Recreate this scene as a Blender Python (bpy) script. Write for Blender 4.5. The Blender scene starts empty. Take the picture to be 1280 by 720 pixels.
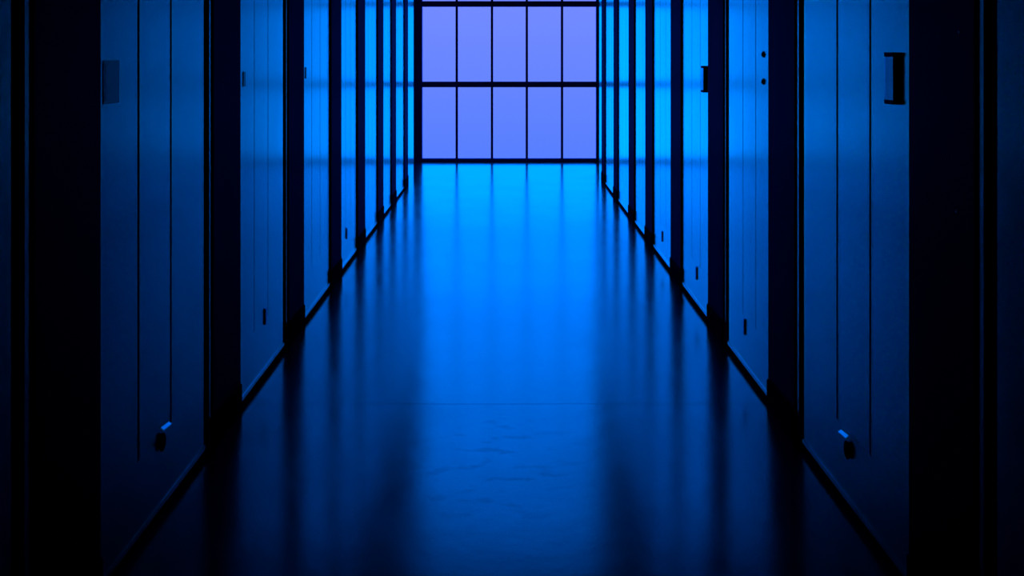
import bpy, bmesh, math
from mathutils import Vector, Matrix
C = bpy.context.scene.collection
S = bpy.context.scene

# ---------------------------------------------------------------- camera
F = 1284.0                    # focal length in pixels of the 1280-wide frame
CAM_H = 1.405
cd = bpy.data.cameras.new('camera'); cam = bpy.data.objects.new('camera', cd); C.objects.link(cam)
cd.sensor_width = 36.0; cd.lens = 36.0*F/1280.0
cam.location = (0, 0, CAM_H); cam.rotation_euler = (math.radians(90), 0, 0)
cd.shift_x = 7/1280.0; cd.shift_y = -294/1280.0
cd.clip_start = 0.05
S.camera = cam

# ---------------------------------------------------------------- view + sky
S.view_settings.view_transform = 'Standard'; S.view_settings.look = 'None'
S.view_settings.exposure = 0.0; S.view_settings.gamma = 1.0
S.view_settings.use_curve_mapping = False

HAZE_LOW = (0.090, 0.215, 1.05); HAZE_HIGH = (0.175, 0.265, 1.10)
SKY_LOW = (0.0, 0.72, 3.4); SKY_TOP = (0.0, 0.40, 2.2)
SIDE_L, SIDE_R = 0.95, 0.50
w = bpy.data.worlds.new('dusk_sky'); S.world = w; w.use_nodes = True
nt = w.node_tree; nt.nodes.clear()
out = nt.nodes.new('ShaderNodeOutputWorld'); bg = nt.nodes.new('ShaderNodeBackground')
tc = nt.nodes.new('ShaderNodeTexCoord'); sep = nt.nodes.new('ShaderNodeSeparateXYZ')
nt.links.new(tc.outputs['Generated'], sep.inputs[0])
ramp = nt.nodes.new('ShaderNodeValToRGB'); mr = nt.nodes.new('ShaderNodeMapRange')
mr.inputs['From Min'].default_value = -0.2; mr.inputs['From Max'].default_value = 0.8
nt.links.new(sep.outputs['Z'], mr.inputs['Value']); nt.links.new(mr.outputs[0], ramp.inputs[0])
cr = ramp.color_ramp
def pos(z): return (z+0.2)
pts = [(-0.12, HAZE_LOW), (0.04, HAZE_HIGH), (0.062, HAZE_HIGH), (0.10, SKY_LOW), (0.45, SKY_TOP)]
cr.elements[0].position = pos(pts[0][0]); cr.elements[0].color = (*pts[0][1], 1)
cr.elements[1].position = pos(pts[-1][0]); cr.elements[1].color = (*pts[-1][1], 1)
for z, c in pts[1:-1]:
    e = cr.elements.new(pos(z)); e.color = (*c, 1)
# the sky is a little brighter towards the left
def xr(f0, f1, t0, t1):
    m_ = nt.nodes.new('ShaderNodeMapRange'); m_.interpolation_type = 'SMOOTHSTEP'
    for k_, v_ in (('From Min', f0), ('From Max', f1), ('To Min', t0), ('To Max', t1)): m_.inputs[k_].default_value = v_
    nt.links.new(sep.outputs['X'], m_.inputs['Value']); return m_
# pale haze straight ahead only; the unseen side sky is shaped for the door reflections
ma = xr(-0.16, -0.085, SIDE_L, 1.0); mb = xr(0.085, 0.16, 1.0, SIDE_R)
st = nt.nodes.new('ShaderNodeMath'); st.operation = 'MULTIPLY'
mc = xr(0.235, 0.32, 1.0, 4.6)                # sky boost added far right to brighten the near right door
st2 = nt.nodes.new('ShaderNodeMath'); st2.operation = 'MULTIPLY'
nt.links.new(mb.outputs[0], st2.inputs[0]); nt.links.new(mc.outputs[0], st2.inputs[1])
nt.links.new(ma.outputs[0], st.inputs[0]); nt.links.new(st2.outputs[0], st.inputs[1])
ka = xr(-0.11, -0.085, 1.0, 0.0); kb = xr(0.085, 0.11, 0.0, 1.0)
sm = nt.nodes.new('ShaderNodeMath'); sm.operation = 'ADD'; sm.use_clamp = True
nt.links.new(ka.outputs[0], sm.inputs[0]); nt.links.new(kb.outputs[0], sm.inputs[1])
mixc = nt.nodes.new('ShaderNodeMix'); mixc.data_type = 'RGBA'
lo = nt.nodes.new('ShaderNodeValToRGB'); nt.links.new(mr.outputs[0], lo.inputs[0])
lo.color_ramp.elements[0].position = pos(-0.05); lo.color_ramp.elements[0].color = (*SKY_LOW, 1)
lo.color_ramp.elements[1].position = pos(0.35); lo.color_ramp.elements[1].color = (*SKY_TOP, 1)
nt.links.new(sm.outputs[0], mixc.inputs[0]); nt.links.new(ramp.outputs[0], mixc.inputs[6]); nt.links.new(lo.outputs[0], mixc.inputs[7])
nt.links.new(mixc.outputs[2], bg.inputs[0]); nt.links.new(st.outputs[0], bg.inputs[1])
nt.links.new(bg.outputs[0], out.inputs[0])

# ---------------------------------------------------------------- materials
def gloss_mat(name, diff, spec, rough, mix, bump=None, smudge=0.0, fres=None):
    """painted surface: diffuse coat colour mixed with a tinted sheen"""
    m = bpy.data.materials.new(name); m.use_nodes = True
    n = m.node_tree; n.nodes.clear(); L = n.links.new
    o = n.nodes.new('ShaderNodeOutputMaterial'); d = n.nodes.new('ShaderNodeBsdfDiffuse')
    g = n.nodes.new('ShaderNodeBsdfGlossy'); x = n.nodes.new('ShaderNodeMixShader')
    d.inputs['Color'].default_value = (*diff, 1); g.inputs['Color'].default_value = (*spec, 1)
    g.inputs['Roughness'].default_value = rough; x.inputs[0].default_value = mix
    L(d.outputs[0], x.inputs[1]); L(g.outputs[0], x.inputs[2]); L(x.outputs[0], o.inputs[0])
    if fres:                                  # polished coat: reflects more at grazing angles
        fr = n.nodes.new('ShaderNodeFresnel'); fr.inputs[0].default_value = 1.5
        ml = n.nodes.new('ShaderNodeMath'); ml.operation = 'MULTIPLY_ADD'; ml.use_clamp = True
        ml.inputs[1].default_value = fres; ml.inputs[2].default_value = mix
        L(fr.outputs[0], ml.inputs[0]); L(ml.outputs[0], x.inputs[0])
    t = n.nodes.new('ShaderNodeTexCoord')
    if smudge:
        no = n.nodes.new('ShaderNodeTexNoise'); no.inputs['Scale'].default_value = 2.3
        no.inputs['Detail'].default_value = 4
        mp = n.nodes.new('ShaderNodeMapRange')
        mp.inputs['From Min'].default_value = 0.3; mp.inputs['From Max'].default_value = 0.7
        mp.inputs['To Min'].default_value = rough*(1-smudge); mp.inputs['To Max'].default_value = rough*(1+smudge)
        L(t.outputs['Object'], no.inputs['Vector']); L(no.outputs[0], mp.inputs[0]); L(mp.outputs[0], g.inputs['Roughness'])
    if bump:
        sc, st, stretch = bump
        mpg = n.nodes.new('ShaderNodeMapping'); mpg.inputs['Scale'].default_value = stretch
        nb = n.nodes.new('ShaderNodeTexNoise'); nb.inputs['Scale'].default_value = sc; nb.inputs['Detail'].default_value = 5
        b = n.nodes.new('ShaderNodeBump'); b.inputs['Strength'].default_value = st; b.inputs['Distance'].default_value = 0.002
        L(t.outputs['Object'], mpg.inputs[0]); L(mpg.outputs[0], nb.inputs['Vector']); L(nb.outputs[0], b.inputs['Height'])
        L(b.outputs[0], g.inputs['Normal']); L(b.outputs[0], d.inputs['Normal'])
    return m

M = {}
M['floor'] = gloss_mat('blue_lit_floor', (0.0, 0.02, 0.06), (0.0, 0.88, 0.96), 0.18, 0.025, fres=1.6, bump=(7, 0.25, (1, 1, 1)), smudge=0.12)  # hue of the blue light is put into the floor colours
M['door'] = gloss_mat('blue_lit_door', (0.0, 0.05, 0.15), (0.0, 1.0, 1.0), 0.18, 0.10, fres=1.6, bump=(3, 0.04, (1, 1, 0.25)), smudge=0.10)  # blue of the light is put into the door's colours
M['bead'] = gloss_mat('blue_door_trim', (0.0, 0.04, 0.12), (0.0, 0.62, 0.90), 0.18, 0.75, fres=1.0)
M['black'] = gloss_mat('black_steel_paint', (0.004, 0.006, 0.010), (0.008, 0.03, 0.09), 0.33, 0.06, fres=0.6)
M['dark'] = gloss_mat('dark_seam', (0.001, 0.002, 0.004), (0.01, 0.03, 0.06), 0.5, 0.15)
M['wall'] = gloss_mat('dark_wall_paint', (0.004, 0.006, 0.012), (0.02, 0.04, 0.08), 0.5, 0.15)
M['ceil'] = gloss_mat('dark_ceiling_paint', (0.006, 0.010, 0.018), (0.02, 0.04, 0.08), 0.6, 0.1)
M['handle'] = gloss_mat('dark_steel_handle', (0.005, 0.012, 0.03), (0.10, 0.35, 0.60), 0.22, 0.75)
M['grip'] = gloss_mat('steel_handle_grip', (0.01, 0.06, 0.15), (0.05, 0.75, 0.90), 0.22, 0.08, fres=1.3)
M['latch'] = gloss_mat('latch_highlight_steel', (0.3, 0.4, 0.5), (0.5, 0.5, 0.6), 0.24, 0.75)  # pale colour carries the highlight of the foot latch
M['plate'] = gloss_mat('dull_blue_plate', (0.0, 0.04, 0.12), (0.0, 0.6, 0.6), 0.26, 0.02, fres=1.35)
M['frame'] = gloss_mat('window_frame_paint', (0.004, 0.12, 0.55), (0.01, 0.15, 0.5), 0.4, 0.2)
def floor_wear(m):
    """a hairline joint across the floor and a patch of old scuffs"""
    n = m.node_tree; L = n.links.new
    g = next(x for x in n.nodes if x.type == 'BSDF_GLOSSY'); t = next(x for x in n.nodes if x.type == 'TEX_COORD')
    sp = n.nodes.new('ShaderNodeSeparateXYZ'); L(t.outputs['Object'], sp.inputs[0])
    def mth(op, a, b_=None, clamp=False):
        q = n.nodes.new('ShaderNodeMath'); q.operation = op; q.use_clamp = clamp
        for i_, v in enumerate((a, b_)):
            if v is None: continue
            if isinstance(v, (int, float)): q.inputs[i_].default_value = v
            else: L(v, q.inputs[i_])
        return q.outputs[0]
    wob = n.nodes.new('ShaderNodeTexNoise'); wob.inputs['Scale'].default_value = 5.0; L(t.outputs['Object'], wob.inputs['Vector'])
    yy = mth('ADD', sp.outputs['Y'], mth('MULTIPLY', wob.outputs[0], 0.03))
    line = mth('LESS_THAN', mth('ABSOLUTE', mth('SUBTRACT', yy, 4.125)), 0.009)
    dx = mth('MULTIPLY', mth('ADD', sp.outputs['X'], 0.05), 2.6); dy = mth('MULTIPLY', mth('SUBTRACT', sp.outputs['Y'], 3.5), 1.6)
    rr = mth('ADD', mth('MULTIPLY', dx, dx), mth('MULTIPLY', dy, dy))
    fall = mth('SUBTRACT', 1.0, rr, True)
    mp = n.nodes.new('ShaderNodeMapping'); mp.inputs['Scale'].default_value = (9, 16, 9); mp.inputs['Rotation'].default_value = (0, 0, -0.5)
    sc = n.nodes.new('ShaderNodeTexNoise'); sc.inputs['Scale'].default_value = 1.0; sc.inputs['Detail'].default_value = 3
    L(t.outputs['Object'], mp.inputs[0]); L(mp.outputs[0], sc.inputs['Vector'])
    sf = mth('MULTIPLY', mth('MULTIPLY', mth('SUBTRACT', sc.outputs[0], 0.55), 9.0, True), fall)
    k = mth('ADD', mth('MULTIPLY', line, 0.15), mth('MULTIPLY', sf, 0.22), True)
    mx_ = n.nodes.new('ShaderNodeMix'); mx_.data_type = 'RGBA'
    mx_.inputs[6].default_value = g.inputs['Color'].default_value[:]; mx_.inputs[7].default_value = (0.0, 0.10, 0.20, 1)
    L(k, mx_.inputs[0]); L(mx_.outputs[2], g.inputs['Color'])
floor_wear(M['floor'])
def glass():
    m = bpy.data.materials.new('clear_window_glass'); m.use_nodes = True
    n = m.node_tree; n.nodes.clear(); L = n.links.new
    o = n.nodes.new('ShaderNodeOutputMaterial'); tr = n.nodes.new('ShaderNodeBsdfTransparent')
    g = n.nodes.new('ShaderNodeBsdfGlossy'); g.inputs['Roughness'].default_value = 0.03
    x = n.nodes.new('ShaderNodeMixShader'); f = n.nodes.new('ShaderNodeFresnel'); f.inputs[0].default_value = 1.3
    L(f.outputs[0], x.inputs[0]); L(tr.outputs[0], x.inputs[1]); L(g.outputs[0], x.inputs[2]); L(x.outputs[0], o.inputs[0])
    return m
M['glass'] = glass()

# ---------------------------------------------------------------- helpers
def box(bm, x0, x1, y0, y1, z0, z1, bev=0.0):
    t = bmesh.new(); bmesh.ops.create_cube(t, size=1)
    sx, sy, sz = abs(x1-x0), abs(y1-y0), abs(z1-z0)
    bmesh.ops.scale(t, vec=(sx, sy, sz), verts=t.verts)
    bmesh.ops.translate(t, vec=((x0+x1)/2, (y0+y1)/2, (z0+z1)/2), verts=t.verts)
    if bev: bmesh.ops.bevel(t, geom=t.edges[:], offset=bev, segments=2, affect='EDGES', profile=0.6)
    me = bpy.data.meshes.new('t'); t.to_mesh(me); t.free(); bm.from_mesh(me); bpy.data.meshes.remove(me)
def cyl(bm, p, q, r, seg=20, r2=None):
    p = Vector(p); q = Vector(q); d = q-p
    t = bmesh.new(); bmesh.ops.create_cone(t, cap_ends=True, segments=seg, radius1=r, radius2=r if r2 is None else r2, depth=d.length)
    rot = d.to_track_quat('Z', 'Y').to_matrix().to_4x4()
    bmesh.ops.transform(t, matrix=Matrix.Translation((p+q)/2) @ rot, verts=t.verts)
    me = bpy.data.meshes.new('t'); t.to_mesh(me); t.free(); bm.from_mesh(me); bpy.data.meshes.remove(me)
def ball(bm, c, r, s=(1, 1, 1)):
    t = bmesh.new(); bmesh.ops.create_uvsphere(t, u_segments=20, v_segments=12, radius=r)
    bmesh.ops.scale(t, vec=s, verts=t.verts); bmesh.ops.translate(t, vec=c, verts=t.verts)
    me = bpy.data.meshes.new('t'); t.to_mesh(me); t.free(); bm.from_mesh(me); bpy.data.meshes.remove(me)
def obj(name, bm, mat, parent=None, smooth=False):
    me = bpy.data.meshes.new(name); bm.to_mesh(me); bm.free(); me.materials.append(mat)
    if smooth:
        me.shade_smooth()
        try: me.set_sharp_from_angle(angle=math.radians(40))
        except Exception: pass
    o = bpy.data.objects.new(name, me); C.objects.link(o)
    if parent: o.parent = parent
    return o
def empty(name, loc):
    o = bpy.data.objects.new(name, None); C.objects.link(o); o.location = loc; o.empty_display_size = 0.1
    return o
def tag(o, label=None, cat=None, group=None, kind=None):
    if label: o['label'] = label
    if cat: o['category'] = cat
    if group: o['group'] = group
    if kind: o['kind'] = kind
    return o

# ---------------------------------------------------------------- the setting
W = 1.05          # half the clear width
D = 13.25         # window plane
END = 11.62       # where the rows of doors stop
CEIL = 5.2
BACK = -1.6
b = bmesh.new(); box(b, -1.7, 1.7, BACK-0.1, D+0.1, -0.1, 0.0)
tag(obj('floor', b, M['floor']), 'smooth blue-lit floor of the long corridor', 'floor', kind='structure')
b = bmesh.new(); box(b, -1.7, 1.7, BACK-0.1, D+0.1, CEIL, CEIL+0.1)
tag(obj('ceiling', b, M['ceil']), 'dark ceiling over the corridor', 'ceiling', kind='structure')
for s, side in ((-1, 'left'), (1, 'right')):
    b = bmesh.new()
    box(b, s*(W+0.50), s*1.7, BACK-0.1, END, 0.0, CEIL)            # behind the doors
    box(b, s*1.215, s*1.7, END, D+0.1, 0.0, CEIL)                  # return beside the window
    box(b, s*(W+0.004), s*(W+0.50), BACK, END, 2.125, CEIL)        # bulkhead above the doors
    tag(obj('wall_'+side, b, M['wall']), 'dark %s wall behind the row of blue doors' % side, 'wall', kind='structure')
b = bmesh.new(); box(b, -1.7, 1.7, BACK-0.1, BACK, 0, CEIL)
tag(obj('wall_back', b, M['wall']), 'dark end wall behind the camera', 'wall', kind='structure')

# ---------------------------------------------------------------- window at the far end
win = tag(empty('window_1', (0.03, D, 0.0)), 'tall lavender window of slim dark bars closing the far end of the corridor', 'window', kind='structure')
def hh(y): return CAM_H-(y-66)*D/F          # height of a photo row on the window plane
XL = (528-633)*D/F-0.03; XR = (745-633)*D/F-0.03
b = bmesh.new()
box(b, -1.24, XL, -0.04, 0.04, 0.0, CEIL, 0.004); box(b, XR, 1.18, -0.04, 0.04, 0.0, CEIL, 0.004)
box(b, XL, XR, -0.04, 0.04, 0.0, hh(198.0), 0.004); box(b, XL, XR, -0.04, 0.04, CEIL-0.06, CEIL, 0.004)
obj('window_frame', b, M['frame'], win)
for y0, y1 in ((102, 109), (1.5, 8.5)):
    b = bmesh.new(); box(b, XL, XR, -0.035, 0.035, hh(y1), hh(y0), 0.006)
    obj('transom', b, M['frame'], win)
for x in (571, 615, 658.5, 702.5):
    xx = (x-633)*D/F-0.03
    b = bmesh.new(); box(b, xx-0.015, xx+0.015, -0.022, 0.022, hh(200), CEIL-0.05, 0.003)
    obj('glazing_bar', b, M['frame'], win)
b = bmesh.new(); box(b, XL, XR, -0.004, 0.004, hh(199), CEIL-0.05)
obj('glass', b, M['glass'], win)

# ---------------------------------------------------------------- doors and pillars
FW = F*W
LX = [511, 335, 255, 208, 178, 155, 139, 124]
RX = [507, 330, 254, 207, 175, 154, 135, 120]
ORD = ['nearest', 'second', 'third', 'fourth', 'fifth', 'sixth', 'seventh', 'eighth', 'ninth']
DOOR_TOP = 2.10; T_PIL = 0.38

def make_door(k, s, y0, y1, label, handle, latch_h):
    side = 'left' if s < 0 else 'right'
    g = tag(empty('storage_door', (s*W, y0, 0.0)), label, 'locker', 'blue storage doors along the %s wall' % side, 'thing')  # a door of the storage corridor, given a box body like a locker's
    seam = 0.078 if k < 3 else 0.008
    full = y1-y0+0.078; wd = full-seam
    b = bmesh.new(); X = s*0.055; XB = s*0.495
    box(b, X, XB, 0.002, 0.022, 0.0, 2.12); box(b, X, XB, full-0.022, full-0.002, 0.0, 2.12)
    box(b, X, XB, 0.022, full-0.022, 2.10, 2.12); box(b, X, XB, 0.022, full-0.022, 0.03, 0.05)
    box(b, XB-s*0.015, XB, 0.022, full-0.022, 0.05, 2.10)
    obj('carcass', b, M['dark'], g)
    # leaf of three tall boards with two shadow grooves that stop above the bottom rail
    g1, g2 = 0.315*wd, 0.62*wd; gw = 0.006 if k < 2 else 0.002; gb = 0.24; th = 0.03
    b = bmesh.new()
    box(b, s*0.006, s*(0.006+th), 0.002, wd-0.002, 0.035, DOOR_TOP)
    for a0, a1 in ((0.002, g1-gw), (g1+gw, g2-gw), (g2+gw, wd-0.002)):
        box(b, 0.0, s*0.008, a0, a1, gb, DOOR_TOP, 0.0025)
    box(b, 0.0, s*0.008, 0.002, wd-0.002, 0.035, gb, 0.0025)
    d = obj('door', b, M['door'], g)
    b = bmesh.new(); box(b, -s*0.006, s*0.03, 0.0, wd, 0.028, 0.045, 0.003)
    obj('bottom_lip', b, M['door'], d)
    b = bmesh.new(); box(b, s*0.012, s*0.05, 0.0, wd, 0.0, 0.03)
    obj('kickplate', b, M['dark'], g)
    if k < 3:
        b = bmesh.new(); box(b, s*0.035, s*0.055, wd, wd+0.05, 0.0, DOOR_TOP)
        obj('shadow_gap', b, M['dark'], g)
        b = bmesh.new(); box(b, -s*0.004, s*0.05, wd+0.049, wd+0.077, 0.03, DOOR_TOP, 0.002)
        obj('edge_trim', b, M['door'], g)
    if handle in ('pull', 'flat'):
        hz = 1.41-(100-66)*(y0+0.13)/F if handle == 'pull' else 1.40-0.105
        L = 0.064; ox = -s*0.013
        b = bmesh.new()
        box(b, ox-0.0025, ox+0.0025, 0.088, 0.150, hz-L, hz+L, 0.002)             # flat grip
        hd = obj('handle', b, M['grip'], d)
        tag(hd, 'dark steel pull handle')
        b = bmesh.new(); box(b, ox+s*0.002, s*0.001, 0.090, 0.112, hz-L, hz+L, 0.002)
        obj('shade_mount', b, M['black'], hd)  # black mounting also fills in the shade and gap beside the grip
        for e in (-1, 1):
            b = bmesh.new()
            box(b, ox-s*0.004, s*0.001, 0.085, 0.152, hz+e*L-0.006, hz+e*L+0.006, 0.002)
            obj('end_cap', b, M['black'], hd)
    elif handle == 'screws':
        for yy in (68, 102):
            b = bmesh.new(); z = CAM_H-(yy-66)*(y0+0.11)/F
            cyl(b, (s*0.002, 0.11, z), (-s*0.004, 0.11, z), 0.013); ball(b, (-s*0.004, 0.11, z), 0.010, (0.5, 1, 1))
            obj('screw', b, M['plate'], d, True)
    elif handle == 'plate':
        b = bmesh.new(); box(b, -s*0.002, s*0.002, 0.035, 0.145, 1.27, 1.385, 0.001)
        for z in (1.29, 1.325, 1.36):
            box(b, -s*0.003, s*0.002, 0.045, 0.085, z-0.012, z+0.012, 0.0008)
        tag(obj('cover_plate', b, M['plate'], d), 'dull rectangular plate by the door edge')
    elif handle == 'spot':
        b = bmesh.new(); box(b, -s*0.003, s*0.002, 0.07, 0.10, 1.27, 1.33, 0.001)
        obj('keyhole_plate', b, M['plate'], d)
    if latch_h is not None:
        ly, lh, big = latch_h
        ly -= y0
        if big:
            # foot latch: black body holds its shaded side, an added tilted strip its highlight
            t = bmesh.new(); bmesh.ops.create_uvsphere(t, u_segments=20, v_segments=14, radius=0.5)
            bmesh.ops.scale(t, vec=(0.018, 0.034, 0.056), verts=t.verts)
            bmesh.ops.rotate(t, cent=(0, 0, 0), matrix=Matrix.Rotation(math.radians(-22), 3, 'X'), verts=t.verts)
            bmesh.ops.translate(t, vec=(-s*0.007, ly-0.012, lh-0.036), verts=t.verts)
            l = obj('foot_latch', t, M['black'], d, True)
            b = bmesh.new()
            t = bmesh.new(); bmesh.ops.create_cube(t, size=1)
            bmesh.ops.scale(t, vec=(0.012, 0.075, 0.005), verts=t.verts)
            bmesh.ops.bevel(t, geom=t.edges[:], offset=0.0012, segments=2, affect='EDGES')
            bmesh.ops.rotate(t, cent=(0, 0, 0), matrix=Matrix.Rotation(math.radians(-6), 3, 'X') @ Matrix.Rotation(math.radians(-s*33), 3, 'Y'), verts=t.verts)
            bmesh.ops.translate(t, vec=(-s*0.012, ly+0.004, lh+0.006), verts=t.verts)
            b.free(); b = t
            cyl(b, (s*0.001, ly+0.004, lh+0.004), (-s*0.012, ly+0.004, lh+0.004), 0.004)
            tag(obj('latch_highlight', b, M['latch'], l, True), 'small tilted strip added for the latch highlight')
        else:
            lt = bmesh.new()
            box(lt, -s*0.006, s*0.001, ly-0.012, ly+0.012, lh-0.035, lh+0.035, 0.002)
            obj('foot_latch', lt, M['handle'], d)
    return g

n = 0
LAB = {}
def door_label(k, side, extra):
    return '%s tall blue door from the camera on the %s%s' % (ORD[k].capitalize(), side, extra)
EXTRA = {
 (-1, 0): ', cut off by the edge', (-1, 1): ', with dull plate and foot latch',
 (1, 0): ', cut off by the edge', (1, 1): ', with large dark pull handle',
 (1, 2): ', with two screw heads', (1, 3): ', with small dark handle'}
HAND = {(-1, 1): 'plate', (-1, 2): 'spot', (-1, 3): 'spot', (1, 1): 'pull', (1, 2): 'screws', (1, 3): 'pull'}
def zpt(off): return FW/off
LATCH = {(1, 1): (zpt(427), 0.225, True), (-1, 1): (zpt(431), 0.26, True),
         (1, 2): (zpt(298), 0.20, False), (-1, 2): (zpt(302), 0.26, False),
         (1, 3): (zpt(238), 0.19, False), (-1, 3): None,
         (1, 4): (zpt(195), 0.17, False), (-1, 4): (zpt(200), 0.22, False)}
for s, side, offs in ((-1, 'left', LX), (1, 'right', RX)):
    zs = [1.30]+[FW/o for o in offs]                 # far edges of the pillars, nearest first
    for k in range(9):
        n += 1
        if k < 8:
            y0 = zs[k]; y1 = zs[k+1]-T_PIL-0.078
            make_door(k, s, y0, y1, door_label(k, side, EXTRA.get((s, k), '')), HAND.get((s, k)), LATCH.get((s, k)))
            # pillar beyond the door
            p0 = zs[k+1]-T_PIL; p1 = zs[k+1]
            lab = 'broad black steel pillar on the %s, %s from the camera' % (side, ORD[k])
            if s > 0 and k == 0: lab += ', with two tiny bolts'
            p = tag(empty('pillar', (s*W, p0, 0)), lab, 'pillar', 'black pillars between the %s lockers' % side, 'thing')
            b = bmesh.new(); box(b, -s*0.010, s*0.06, 0.002, T_PIL-0.002, 0.0, DOOR_TOP+0.02, 0.004)
            obj('shaft', b, M['black'], p)
            b = bmesh.new(); box(b, -s*0.016, -s*0.009, 0.004, T_PIL-0.004, 0.0, 0.11, 0.002)
            obj('base_plate', b, M['dark'], p)
            if s > 0 and k == 0:
                for yy, off in ((40, 572), (265, 568)):
                    z = CAM_H-(yy-66)*W/off; y = FW/off-p0
                    b = bmesh.new(); ball(b, (-s*0.010, y, z), 0.004, (0.6, 1, 1)); obj('bolt', b, M['handle'], p, True)
        else:
            b = bmesh.new(); box(b, s*W, s*(W+0.49), zs[8]+0.003, END, 0.0, 2.12, 0.003)
            tag(obj('trim_%d' % (1 if s < 0 else 2), b, M['door']), 'narrow blue end panel of the %s wall beside the window' % side, 'panel', kind='structure')
    # plain dark wall surface before the nearest door
    b = bmesh.new(); box(b, s*W, s*(W+0.06), BACK, 1.30, 0.0, 2.12)
    tag(obj('trim_%d' % (3 if s < 0 else 4), b, M['wall']), 'dark panel of the %s wall before the nearest door' % side, 'panel', kind='structure')
